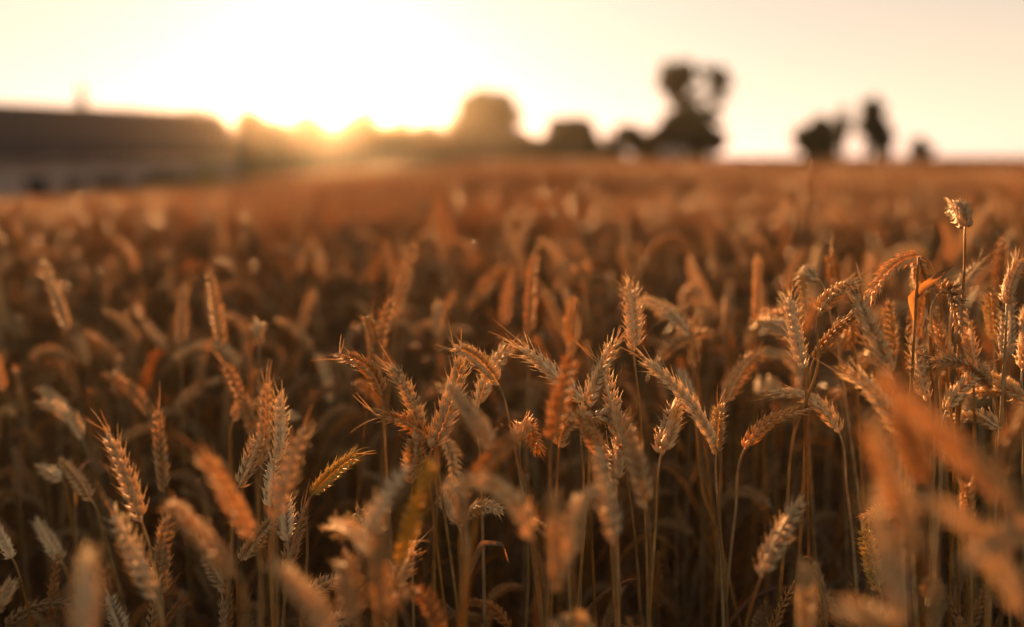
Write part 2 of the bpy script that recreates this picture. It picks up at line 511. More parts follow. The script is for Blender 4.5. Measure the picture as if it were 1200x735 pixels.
def build_shed():
    c = P(792, 186, 118); c[2] = float(ground_z(c[0], c[1])) - .2
    u = np.array([.97, .24, 0]); u /= np.linalg.norm(u); w = np.array([-u[1], u[0], 0]); o = np.zeros(3); k = np.array([0, 0, 1.])
    t = empty('shed', c); tag(t, 'small whitewashed shed on the horizon under the tall trees', 'shed')
    g = Geo(); box(g, o, u, w, (-1.5, 0, 0), (1.5, 2.6, 2.0))
    g.add([-1.5*u+2*k, 1.5*u+2*k, 1.5*u+1.3*w+2.8*k, -1.5*u+1.3*w+2.8*k, -1.5*u+2.6*w+2*k, 1.5*u+2.6*w+2*k], quads=[(0,1,2,3),(3,2,5,4)], tris=[(0,3,4),(1,5,2)])
    g.build('wall', M_WHITE, t, smooth=False)
    g = Geo()
    g.add([-1.7*u-.2*w+1.92*k, 1.7*u-.2*w+1.92*k, 1.7*u+1.3*w+2.87*k, -1.7*u+1.3*w+2.87*k, -1.7*u+2.8*w+1.92*k, 1.7*u+2.8*w+1.92*k], quads=[(0,1,2,3),(3,2,5,4)])
    g.add([-1.7*u-.2*w+1.99*k, 1.7*u-.2*w+1.99*k, 1.7*u+1.3*w+2.94*k, -1.7*u+1.3*w+2.94*k, -1.7*u+2.8*w+1.99*k, 1.7*u+2.8*w+1.99*k], quads=[(0,1,2,3),(3,2,5,4)])
    g.build('roof', M_WALL, t, smooth=False)
    g = Geo(); box(g, o, u, w, (-.5, -.04, 0), (.4, -.003, 1.7)); g.build('door', M_DARKWOOD, t, smooth=False)
build_shed()

# ------------------------------------------------------------------ trees
def build_tree(name, label, cat, D, blobs, stems, group=None, mat=None, leaf=.16, dens=1.0, seed=0):
    """blobs: (px, py, r_px, fill) foliage clumps; stems: list of polylines of pixels from the ground up"""
    rs = np.random.RandomState(seed + 500)
    mat = mat or M_FOLIAGE
    b0 = P(stems[0][0][0], 186, D); gz = float(ground_z(b0[0], b0[1]))
    base = np.array([b0[0], b0[1], gz])
    t = empty(name, base); tag(t, label, cat, group)
    g = Geo(); pts = []
    for (px, py, r, fill) in blobs:
        c = P(px, py, D); rm = 1.12 * r / F * D
        c = c + np.array([0, rs.uniform(-.5, .5) * rm, 0])
        # uneven: each clump is made of sub-clumps with gaps between
        nsub = int(16 + 16 * fill)
        for q in range(nsub):
            v = rs.randn(3); v /= np.linalg.norm(v); v *= rm * rs.rand() ** .45 * .82
            cc = c + v * [1, 1, .95]; rr = rm * rs.uniform(.2, .44)
            m = int(260 * fill ** 1.3 * dens * (rr / leaf / 2.2) ** 2) + int(80 * min(1, dens))
            w = rs.randn(m, 3); w /= np.linalg.norm(w, axis=1)[:, None]; w *= rr * rs.rand(m, 1) ** .4
            pts.append(cc + w)
    pts = np.concatenate(pts); m = len(pts)
    pts = pts[pts[:, 2] > gz + .02]; m = len(pts)
    a = norm(rs.randn(m, 3)); b = norm(np.cross(a, rs.randn(m, 3)))
    sz = leaf * rs.uniform(.6, 1.3, (m, 1))
    k = np.stack([pts - a * sz * .5, pts + b * sz * .3 , pts + a * sz * .6, pts - b * sz * .3], 1).reshape(-1, 3)
    g.add(k - base, np.arange(m * 4).reshape(-1, 4))
    g.build('crown', mat, t, smooth=False)
    g = Geo()
    for si, st in enumerate(stems):
        pl = np.array([P(x, y, D) for x, y in st]); 
        if si == 0: pl[0] = base + np.array([0, 0, -.1])
        s = np.linspace(0, 1, 12); pl = np.array([curve_at(pl, x) for x in s]); pl[1:-1] += rs.randn(10, 3) * .05
        L = np.linalg.norm(pl[-1] - pl[0])
        add_tube(g, pl - base, np.linspace(.035 * L + .08, .05, 12) * (1 if si == 0 else .5), 8)
    # boughs into each clump
    tr = [P(x, y, D) for st in stems for x, y in st]
    for (px, py, r, fill) in blobs:
        c = P(px, py, D); nb = min(tr, key=lambda q: np.linalg.norm(q - c - [0, 0, -.5]))
        for q in range(3):
            e = c + rs.randn(3) * r / F * D * .4
            mid = (nb + e) / 2 + rs.randn(3) * .15
            add_tube(g, np.array([nb, mid, e]) - base, [.07, .045, .015], 5)
    g.build('trunk', M_BARK, t)
    return t

TG = 'trees along the far edge of the field'
build_tree('hedge_tree', 'dark bushy tree standing against the right end of the barn', 'tree', 62, [(297,150,20,1),(276,196,14,1.2),(280,210,12,1.2),(290,185,22,1),(306,182,20,1),(300,206,20,1),(283,170,14,.8)], [[(296,222),(296,190),(297,160)]], TG, seed=1)
build_tree('hedge_tree', 'low rounded tree between the barn tree and the setting sun', 'tree', 64, [(330,160,19,1),(322,192,20,1),(340,190,20,1),(332,208,20,1)], [[(330,220),(330,195),(330,172)]], TG, seed=2)
build_tree('hedge_tree', 'domed tree whose top touches the glare just left of the sun', 'tree', 66, [(366,152,19,1),(356,180,20,1),(376,178,18,1),(366,200,22,1)], [[(366,218),(366,190),(366,162)]], TG, seed=3)
build_tree('hedge_tree', 'glowing tree directly right of the setting sun', 'tree', 68, [(426,146,21,1),(406,158,17,1),(446,160,16,1),(412,172,18,1),(438,168,20,1),(424,190,22,1),(404,192,18,1),(395,172,14,1)], [[(424,208),(424,180),(426,155)]], TG, seed=4)
build_tree('hedge_tree', 'squat hazy tree right of the glowing tree by the sun', 'tree', 86, [(465,158,19,1),(448,168,16,1),(482,165,16,1),(452,180,16,1),(476,178,16,1)], [[(464,192),(464,170)]], TG, seed=5)
build_tree('hedge_tree', 'low round tree left of the tall feathery tree', 'tree', 96, [(503,160,18,1),(520,166,15,1),(489,178,14,1),(514,178,14,1)], [[(501,190),(501,168)]], TG, seed=6)
build_tree('broadleaf_tree', 'tall feathery tree with light showing through its crown, left of centre', 'tree', 105, [(566,116,14,.8),(547,124,13,.8),(587,120,14,.8),(602,134,13,.8),(536,148,13,.9),(553,134,16,.5),(582,130,14,.55),(594,146,15,.6),(540,146,14,.6),(566,150,18,.45),(527,162,15,.9),(545,172,17,1),(572,174,17,1),(600,166,16,1),(614,174,13,1),(566,136,15,.8),(555,158,16,.9),(582,158,16,.9)], [[(570,190),(569,160),(566,118)],[(569,165),(590,140)],[(569,165),(548,140)]], TG, seed=7)
build_tree('hedge_tree', 'small dark tree just right of the tall feathery tree', 'tree', 108, [(620,168,14,1),(636,170,14,1)], [[(628,190),(628,172)]], TG, seed=8)
build_tree('hedge_tree', 'dark tree with a pointed top standing alone at the middle of the horizon', 'tree', 108, [(683,149,13,1),(657,154,15,1),(670,150,13,1),(672,162,18,1),(656,172,14,1),(688,170,15,1)], [[(672,190),(672,168),(682,146)]], TG, seed=9)
build_tree('hedge_tree', 'small round tree between the pointed tree and the tallest tree', 'tree', 112, [(736,158,16,1),(722,166,14,1),(750,166,13,1),(748,172,13,1)], [[(736,188),(736,162)]], TG, seed=10)
build_tree('broadleaf_tree', 'tallest tree on the horizon with an open airy crown in two lobes', 'tree', 122, [(790,86,15,.9),(803,80,12,.9),(780,96,11,.9),(797,100,12,.8),(811,92,10,.7),(788,113,10,.7),(840,88,10,.9),(848,100,10,.8),(836,103,8,.7),(843,117,9,.7),(825,82,7,.8),(814,114,8,.6),(828,128,10,.7),(803,126,12,.8),(840,138,8,.6)], [[(808,188),(808,150),(806,110),(792,84)],[(808,140),(824,110),(838,92)]], TG, seed=11)
build_tree('bush', 'dense dark bush filling the foot of the tallest tree', 'bush', 119, [(800,146,24,1.4),(764,166,15,1.4),(842,166,12,1.4),(778,160,17,1.4),(820,158,20,1.4),(808,172,22,1.4),(834,172,11,1.3),(768,172,12,1)], [[(806,188),(806,160)]], TG, seed=12)
build_tree('bush', 'round dark bush on the right horizon beside two thin trees', 'bush', 120, [(956,162,23,1.5),(942,160,13,1.4),(948,166,14,1.4),(970,166,14,1.4),(959,176,19,1.4),(943,174,11,1.3),(973,176,11,1.3)], [[(960,192),(960,165)]], TG, seed=13)
build_tree('slender_tree', 'thin sparse tree leaning over the round dark bush', 'tree', 123, [(987,131,6,.7),(990,143,7,.6),(988,154,9,.9),(986,165,7,.6),(982,140,7,.7)], [[(988,191),(988,160),(984,132)]], TG, dens=.6, seed=14)
build_tree('slender_tree', 'slender tree with a dark tufted top, rightmost of the tall ones', 'tree', 123, [(1021,128,15,1.2),(1022,140,10,.7),(1014,150,9,.9),(1028,156,9,.9),(1038,164,8,.8),(1011,148,10,.8),(1034,148,9,.8),(1030,138,9,.9),(1022,150,10,.9),(1022,163,9,.8),(1036,172,11,.9),(1040,160,9,.9),(1014,172,7,.6)], [[(1026,191),(1024,165),(1021,126)],[(1014,190),(1014,150)],[(1040,190),(1036,164)]], TG, seed=15)
build_tree('bush', 'smallest bush, rightmost on the horizon', 'bush', 120, [(1080,174,12,1.5),(1074,176,7,1.2),(1087,176,7,1.2),(1080,182,8,1)], [[(1080,191),(1080,174)]], TG, seed=16)
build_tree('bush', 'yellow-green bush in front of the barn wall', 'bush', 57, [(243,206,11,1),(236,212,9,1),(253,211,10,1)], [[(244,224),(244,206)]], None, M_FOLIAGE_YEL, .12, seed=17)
build_tree('bush', 'low dark bush under the barn wall, left of the yellow-green one', 'bush', 56, [(176,214,9,1),(190,211,10,1),(206,212,10,1),(162,217,7,1)], [[(190,226),(190,212)]], None, None, .12, seed=18)
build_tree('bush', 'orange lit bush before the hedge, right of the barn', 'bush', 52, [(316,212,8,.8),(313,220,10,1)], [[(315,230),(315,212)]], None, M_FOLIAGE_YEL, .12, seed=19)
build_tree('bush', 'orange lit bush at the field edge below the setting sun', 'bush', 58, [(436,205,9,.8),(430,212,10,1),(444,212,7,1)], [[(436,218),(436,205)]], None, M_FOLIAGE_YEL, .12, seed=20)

for i, (px, py, r, D, lb) in enumerate([
    (455, 184, 13, 100, 'low dark bush filling the hedge foot beside the glowing tree'),
    (484, 185, 12, 108, 'low dark bush under the squat hazy tree'),
    (514, 184, 12, 112, 'low dark bush left of the foot of the feathery tree'),
    (544, 184, 13, 114, 'low dark bush at the foot of the feathery tree, left side'),
    (598, 184, 13, 114, 'low dark bush at the foot of the feathery tree, right side'),
    (632, 182, 13, 116, 'low dark bush beneath the small dark tree right of the feathery one'),
    (652, 182, 11, 116, 'low dark bush left of the foot of the pointed tree'),
    (697, 181, 12, 118, 'low dark bush right of the foot of the pointed tree'),
    (716, 180, 11, 120, 'low dark bush halfway between the pointed tree and the small round tree'),
    (758, 180, 12, 122, 'low dark bush left of the tallest tree and its shed')]):
    build_tree('bush', lb, 'bush', D, [(px, py - 8, r * .95, 1.2), (px - r * .7, py, r * .8, 1.2), (px + r * .7, py + 1, r * .8, 1.2)], [[(px, 190), (px, py)]], 'hedge along the far edge of the field', seed=40 + i)
# ------------------------------------------------------------------ the ears one can tell apart, in the foreground
# (label, neck, tip, depth, mid or None, stem waypoints, awn style, options)
GW = 'wheat stalks standing in the foreground'
H = []
def W(label, neck, tip, d, mid=None, stem=(), awn=0, **kw):
    H.append((label, neck, tip, d, mid, stem, awn, kw))
# left
W('pale pink nodding wheat ear at the far left, bowing left on a thin stem', (97,515), (47,472), 1.22, (79,487), [(115,600),(131,700)])
W('small blurred ear tucked behind the pale pink nodding ear', (78,484), (47,457), 1.36, (64,466), [(92,540)])
W('slim ear slanting to the upper left, pointing away above the orange upright one', (178,488), (128,441), 1.3, (157,460), [(184,540)])
W('upright ear edged with small orange beads of light, left side', (192,577), (185,487), 1.08, None, [(196,650)], 1)
W('dark ear with glowing orange grains and long whiskers towards upper left', (166,612), (129,514), .86, (149,562), [(181,660),(190,735)], 3, awnto=(97,486))
W('small tan ear leaning left below the pale pink nodding ear', (108,587), (74,541), 1.1, (90,561), [(122,625)])
W('blurred horizontal ear reaching right behind the orange-beaded upright one', (140,520), (181,502), 1.35, (159,507), [(138,590)])
W('tiny dark ear near the left edge pointing left', (72,562), (47,548), 1.18, None, [(85,620)])
W('faint dim ear leaning left in the dark lower left', (73,660), (45,611), 1.15, (57,632), [(89,702)])
W('ear cut by the left edge of the frame on a slanting stem', (15,655), (-3,618), 1.0, None, [(37,735)])
W('blurred ear in the lower left corner', (-2,716), (14,683), .84, None, [(-12,770)])
W('brown out-of-focus ear standing upright at the bottom left', (99,752), (101,654), .5, None, [(97,800)])
W('thick ear leaning left with warm highlights, beside a whiskered upright one', (182,702), (136,608), .74, (157,650), [(195,760)], 2, awnto=(110,560))
W('crisp upright ear with bristling husks at the lower left', (190,702), (197,611), .9, (189,655), [(193,745)], 2)
W('small ear at the bottom edge, lower left', (147,752), (128,702), 1.0, None, [(152,790)], 1)
W('dim small ear hiding behind the bottom left pair', (135,700), (128,668), 1.2, None, [(140,760)])
W('big soft pinkish ear leaning left in the lower left foreground', (277,674), (203,593), .62, (233,625), [(286,740)])
W('tall soft orange ear leaning left, right of the crisp upright one', (297,632), (244,539), .7, (266,577), [(305,740)], 2, awnto=(236,515))
W('blurred brown-orange ear leaning right, crossing the other one into a V', (322,612), (352,509), .71, (334,560), [(322,740)], 1)
W('ear with two short whiskers leaning left above the lower left cluster', (298,512), (266,431), 1.15, (282,463), [(301,570)], 2)
W('greenish tan ear leaning right under the whiskered left one', (279,572), (303,514), .97, (293,540), [(272,640)])
W('fuzzy ear behind the bright orange one in the left cluster', (306,548), (312,455), 1.05, None, [(305,640)], 2)
W('bright orange rim-lit ear, upright in the left cluster', (326,540), (327,468), .98, (329,505), [(325,640)], 2)
W('small pale ear with fanned whiskers low in the left cluster', (316,594), (320,541), .93, None, [(318,680)], 3)
W('arched pale ear bent over to the right in the left cluster', (273,494), (314,476), 1.15, (288,476), [(271,560)])
W('stub of an ear poking out right of the orange rim-lit one', (326,492), (347,488), 1.22, None, [(322,560)])
W('greenish awned ear slanting up right, alone between the left cluster and the middle', (366,580), (414,536), 1.0, (388,556), [(360,650)], 3, awnto=(440,528), green=True)
W('awned ear leaning right at the foot of the left cluster', (336,665), (355,602), .95, (344,635), [(334,740)], 2)
W('pale ear with splayed husks at the foot of the left cluster', (337,634), (335,586), .9, None, [(331,740)])
W('small diagonal ear behind the crossing stems of the left cluster', (283,657), (319,611), .96, (302,631), [(279,720)])
W('small dull ear low between the soft pinkish ear and the stems', (266,694), (242,655), 1.05, None, [(272,740)])
W('out-of-focus thick ear leaning left at the bottom edge, left of centre', (392,748), (324,664), .55, (356,697), [(405,800)])
W('small crisp ear pointing right above the bottom edge, left of centre', (362,697), (404,679), .95, (382,684), [(352,745)])
W('short pale ear lying flat at the bottom edge', (385,729), (411,722), .95, None, [(378,760)])
W('blurred pale ear pointing left out of the golden cluster', (436,652), (390,620), .68, (416,625), [(441,740)])
W('blurred brown ear upright at the left of the golden cluster', (413,728), (405,655), .64, None, [(417,780)])
# centre left
W('pink-white ear bowing left on a straight orange stem, whisker at its tip', (447,463), (405,418), 1.0, (433,433), [(452,530),(456,600)], 3, awnto=(400,392))
W('pale out-of-focus ear hidden behind the pink-white bowing ear', (447,478), (418,450), 1.35, (434,458), [(450,560)])
W('dark-grained ear with long whiskers leaning left at centre left', (493,506), (460,432), .97, (481,466), [(502,560)], 3, awnto=(438,416))
W('reddish ear pointing left with one very long whisker, centre left', (507,518), (449,488), .97, (478,495), [(515,560)], 3, awnto=(417,460))
W('plump pale upright ear below the two whiskered ones', (483,566), (487,513), .93, None, [(485,735)], 1, fat=1.15)
W('large feathery ear rising right, left neighbour of the pale crowned ear', (506,527), (540,425), .95, (527,474), [(508,600),(510,735)], 3, awnto=(536,410), fat=1.2)
W('sharp white-pink ear leaning left with its whiskers like a crown, centre', (584,451), (537,408), .95, (562,423), [(600,510),(613,580),(631,700)], 3, awnto=(526,392), fat=1.1)
W('orange ear with swept whiskers behind the white-pink crowned ear', (560,478), (593,411), 1.0, (572,442), [(563,540),(566,640)], 4, awnto=(612,392))
W('out-of-focus deep orange ear leaning left in the middle cluster', (579,527), (527,453), .7, (553,488), [(560,600),(543,735)])
W('soft pink ear slanting right, out of focus, in the middle', (553,566), (603,510), .72, (578,536), [(548,650)])
W('soft brown ear arching right, out of focus, below the soft pink one', (624,632), (530,570), .66, (588,574), [(630,735)])
W('soft orange lump of an ear at the top of two crossing stems', (543,617), (536,572), .7, None, [(538,735)])
W('long out-of-focus tan ear leaning right in the golden cluster', (424,650), (473,553), .66, (443,600), [(420,740)])
W('yellow-green out-of-focus ear of the golden cluster', (468,662), (503,545), .74, (486,600), [(462,740)], 0, green=True, fat=.9)
W('orange out-of-focus ear low in the golden cluster', (449,716), (443,618), .66, None, [(452,780)])
W('small pale ear with a whisker right of the golden cluster', (461,692), (482,643), .82, (471,668), [(457,745)], 3, awnto=(505,631))
W('bent ear curling over the bottom edge at centre left', (518,748), (460,716), .76, (492,694), [(527,800)])
W('white starry ear tip pointing at the viewer beside the golden cluster', (431,616), (420,600), .98, None, [(436,700)])
W('small pale ear with fine whiskers between the orange stems', (536,614), (522,583), 1.0, (527,598), [(541,700)], 3, awnto=(500,598))
W('thin flat-lying ear behind the soft brown arching one', (546,606), (586,598), 1.03, (566,594), [(541,690)])
W('thin dark ear hanging down under the large feathery ear', (519,517), (533,560), 1.08, (529,530), [(512,600)])
W('curled ear with a white woolly head bent double on its stem', (609,522), (629,527), .93, (616,501), [(616,580),(632,690)], 0, fat=1.1)
W('big glowing orange ear standing tall in soft focus at the centre', (647,517), (669,420), .79, (657,468), [(645,600),(641,735)], 1)
W('ear slanting left with a spray of whiskers behind the big glowing ear', (684,470), (613,411), .95, (645,434), [(690,560)], 4, awnto=(592,390))
W('ear rising right to a long-whiskered tip, crossing the slanting one', (684,484), (720,402), .95, (699,445), [(684,560),(680,700)], 3, awnto=(727,380))
W('upright tan ear bowed slightly left, right of the crossing pair', (728,522), (708,437), .93, (719,480), [(736,570),(745,640),(751,735)], 2, awnto=(672,398))
W('pale ear leaning left directly under the crossing pair', (708,540), (681,487), .88, (695,512), [(716,640)])
W('soft pale pink thick ear hanging in front, right of the big glowing one', (720,637), (701,530), .7, (712,585), [(724,735)])
W('arched ear bending right behind the big glowing ear', (655,524), (689,487), .92, (664,497), [(651,600)])
W('small ear with whiskers pointing right under the crossing pair', (698,489), (724,498), .93, (712,489), [(690,560)], 3, awnto=(745,485))
W('short bristly ear with whiskers beside the soft pale pink one', (722,566), (722,527), .88, None, [(724,650)], 4)
W('soft brown ear leaning left, lower right of the crossing pair', (758,597), (727,487), .78, (746,543), [(761,735)])
W('dim brown ear bent into a hook left of the soft pale pink ear', (670,660), (700,577), .64, (675,600), [(672,740)])
W('dim soft ear hanging straight below the big glowing ear', (656,692), (648,583), .64, None, [(657,745)])
W('dark seed-like ear lying low behind the centre stems', (625,612), (645,627), 1.03, (634,620), [(619,690)])
W('pale cap of an ear peeping over the bottom edge at the centre', (696,752), (655,736), .7, (676,727), [(703,800)])
W('sharp upright ear above the crossing pair, lit from the left', (743,411), (738,337), 1.0, (742,373), [(749,470),(756,600),(760,735)], 2, awnto=(728,322), fat=1.1)
W('soft ear arching left at the right of the sharp upright one', (808,393), (752,352), 1.16, (783,366), [(819,460)])
W('long ear arching left with thin whiskers, right of centre', (838,522), (758,426), .92, (803,466), [(842,600),(850,690)], 3, awnto=(738,410))
W('plump upright ear leaning right under the long arching one', (775,532), (791,475), .9, (783,505), [(768,620),(760,735)], 0, fat=1.2)
W('ear half hidden behind the arch of the long arching one', (813,484), (797,436), 1.1, None, [(822,570),(845,640)])
W('brown ear standing just right of the long arching ear', (839,532), (843,478), .99, None, [(845,640)], 2)
W('deep orange ear leaning right with a dark base, right of centre', (849,474), (886,417), 1.08, (864,442), [(845,560)], 1, fat=1.15)
W('sharp ear arching left over its neighbour, right of centre', (983,507), (907,462), 1.0, (952,468), [(992,570),(1000,640)], 2, awnto=(896,454))
W('sharp ear arching right under its neighbour, right of centre', (873,526), (937,482), 1.0, (901,494), [(862,600),(851,700)], 1)
W('smooth pale ear standing alone, leaning right, lower right of centre', (892,676), (937,588), .79, (912,632), [(873,740)])
W('pale ear seen end-on, left one of a small pair', (893,462), (891,445), 1.28, None, [(896,540)])
W('reddish ear seen end-on, right one of a small pair', (906,462), (904,446), 1.3, None, [(909,540)])
W('blurred pale ear bowing left behind the end-on pair', (942,446), (895,415), 1.28, (924,420), [(948,520)])
W('faint blurred ear above the bowing pale one', (939,424), (920,402), 1.45, None, [(946,500)])
W('pale pink upright ear in soft focus, right of the centre', (850,391), (853,349), 1.45, None, [(852,450)])
W('upright dark ear with a glowing left edge behind the right cluster', (886,377), (888,305), 1.33, None, [(886,460)])
W('tall blurred ear leaning left beyond the soft arching ear', (826,372), (808,303), 1.65, (815,336), [(834,450)])
W('tall soft upright ear standing above the others at the centre', (620,392), (626,302), 1.3, (622,346), [(618,480)], 1)
W('soft upright ear sparkling orange right of the tall central one', (668,407), (672,352), 1.32, None, [(667,490)])
W('soft whiskered ear leaning left between the tall central pair', (664,396), (640,345), 1.5, None, [(672,470)], 1)
# right
W('short plump ear on the tallest straight orange stem at the right', (1131,268), (1117,242), .97, (1128,250), [(1130,320),(1124,400),(1122,470)], 0, dzsign=1, fat=1.25)
W('ear bent into a hook with a white crown at the upper right', (960,329), (944,363), 1.05, (943,324), [(974,375),(985,430)])
W('silver grey ear arching right on an orange stem, sharp', (960,370), (1001,332), .95, (975,346), [(958,430),(930,510),(922,600)], 3, awnto=(1003,307), fat=1.1)
W('soft pale ear upright behind the silver grey ear', (981,337), (974,298), 1.25, None, [(985,400)], 2)
W('ear bowed down left under a high curved stem at the right', (1079,301), (1018,352), 1.0, (1046,313), [(1096,325),(1104,380)], 2, awnto=(1003,375))
W('dark ear dangling from the top of the high curved stem', (1075,303), (1078,338), 1.04, None, [(1086,330),(1090,400)])
W('orange flecked ear leaning right beside the tallest stem', (1118,357), (1147,312), 1.05, (1130,332), [(1112,430)], 2)
W('faint upright ear near the right edge behind the others', (1170,352), (1173,284), 1.27, None, [(1170,430)])
W('whiskered ear at the right edge leaning right', (1180,358), (1196,308), .97, (1184,332), [(1176,440)], 4, awnto=(1215,300))
W('whiskered slim ear at the left of the right cluster, two long hairs', (941,432), (925,352), .97, (932,390), [(945,520)], 4, awnto=(926,318))
W('pale soft ear pointing left, upper one of two beside the whiskered slim ear', (936,384), (897,371), 1.1, (916,371), [(943,460)])
W('brown soft ear pointing left, lower one of two beside the whiskered slim ear', (937,402), (889,379), 1.08, (912,383), [(944,470)])
W('orange glowing ear leaning right against the silver grey stem', (955,420), (1001,371), 1.0, (976,392), [(948,470),(940,600)], 2)
W('black-green ear hanging below the orange glowing one', (998,372), (985,408), 1.06, (997,390), [(1003,430)])
W('large copper ear leaning left in the right cluster', (1046,444), (1006,352), .84, (1024,395), [(1055,560)], 1, fat=1.05)
W('dark upright ear behind the large copper one', (1044,424), (1040,358), 1.1, None, [(1046,520)])
W('dark drooping ear in the shade of the dry orange leaf', (1091,339), (1074,398), 1.05, (1076,352), [(1098,400)])
W('dark ear bent over to the right behind the tallest stem', (1099,346), (1127,388), 1.0, (1116,344), [(1098,430)])
W('tiny rounded cap of an ear in the dark gap of the right cluster', (1026,428), (1006,431), 1.1, (1017,420), [(1031,520)])
W('speckled ear leaning left with whiskers, below the large copper one', (1057,512), (1001,440), .8, (1031,468), [(1068,620)], 3, awnto=(984,425))
W('huge out-of-focus brown ear crossing the lower right diagonally', (1196,598), (1040,450), .5, (1110,515), [(1240,680)])
W('big out-of-focus ear leaning left below the huge diagonal one', (1078,650), (1022,495), .53, (1046,565), [(1085,760)])
W('big out-of-focus ear upright at the bottom of the lower right', (1062,735), (1030,582), .5, (1040,655), [(1070,800)])
W('wide out-of-focus brown ear sloping down at the lower right edge', (1200,720), (1086,588), .53, (1148,630), [(1230,780)])
W('out-of-focus orange-brown ear lying level at the lower right edge', (1222,622), (1134,655), .55, (1175,628), [(1245,720)])
W('small pale blob of an ear among the blurred ones at the lower right', (1090,708), (1093,680), .8, None, [(1086,760)])
W('out-of-focus ear poking over the bottom edge, right of centre', (1050,755), (985,716), .52, (1018,720), [(1062,800)])
W('brown ear lit along its top leaning right, in the right thicket', (1109,482), (1155,430), .95, (1128,452), [(1103,560)], 1)
W('ear arching left with a long level whisker, in the right thicket', (1162,458), (1094,424), 1.0, (1132,427), [(1168,540)], 3, awnto=(1062,431))
W('ear lying almost level, upper one at the right edge', (1206,470), (1143,459), .98, (1174,457), [(1216,540)])
W('ear lying almost level, lower one near the right edge', (1172,502), (1124,489), .98, (1148,488), [(1178,580)])
W('ear leaning left just above the level pair at the right edge', (1197,460), (1150,438), 1.06, None, [(1204,540)])
W('shadowed upright ear behind the tallest stem, in the right thicket', (1140,432), (1131,374), 1.0, None, [(1142,520)])
W('shadowed upright ear near the right edge beside the whiskered one', (1178,422), (1181,354), .99, None, [(1178,500)], 1)
W('shadowed ear standing between the two shadowed upright ones', (1165,397), (1160,340), 1.1, None, [(1166,480)])
W('dark ear touching the right edge halfway up', (1198,434), (1201,370), 1.0, None, [(1200,520)])
W('dark greenish ear low in the deep shade, right of the lone pale ear', (1031,692), (1013,622), .95, (1020,655), [(1036,740)], 1, green=True)
W('small sharp ear lit orange between the huge blurred ones', (1136,614), (1132,572), .9, None, [(1138,700)], 1)
W('small flat ear in the dark gap left of the upright blurred one', (1062,604), (1014,606), .97, (1038,598), [(1070,680)])
W('soft orange ear behind the huge diagonal one', (1088,566), (1052,472), .62, (1066,520), [(1095,660)])
W('dim blurred brown ear at the bottom, right of the lone pale ear', (945,748), (947,664), .7, None, [(944,800)])
W('broad brown ear leaning right at the lower right edge', (1165,560), (1200,480), .7, None, [(1160,660)])
W('orange ear leaning left in the right thicket below the dry leaf', (1086,470), (1074,400), .97, (1076,436), [(1090,560)], 1)
W('bristly dark ear in the right thicket above the level pair', (1118,430), (1098,372), .98, (1104,398), [(1122,520)], 2)
# middle distance, soft
W('soft pale ear hanging down at the left of the centre, brightest of the middle distance', (371,415), (387,467), 1.5, (381,436), [(362,450),(358,520)])
W('soft ear hanging down right beside the brightest hanging one', (392,417), (405,456), 1.6, (402,432), [(386,450),(383,520)])
W('soft ear sloping up to the right behind the orange-beaded one', (206,478), (257,446), 1.5, (230,456), [(199,530)])
W('soft ear arched like a bridge, left of the centre', (283,428), (206,420), 1.65, (246,404), [(289,500)])
W('soft ear slanting left high in the dark left side', (141,428), (99,391), 1.6, (122,406), [(149,500)])
W('soft orange ear slanting left, upper left of the arched bridge', (196,408), (170,378), 1.8, None, [(203,470)])

def px_len(pts):
    return np.linalg.norm(np.diff(pts, axis=0), axis=1).sum()

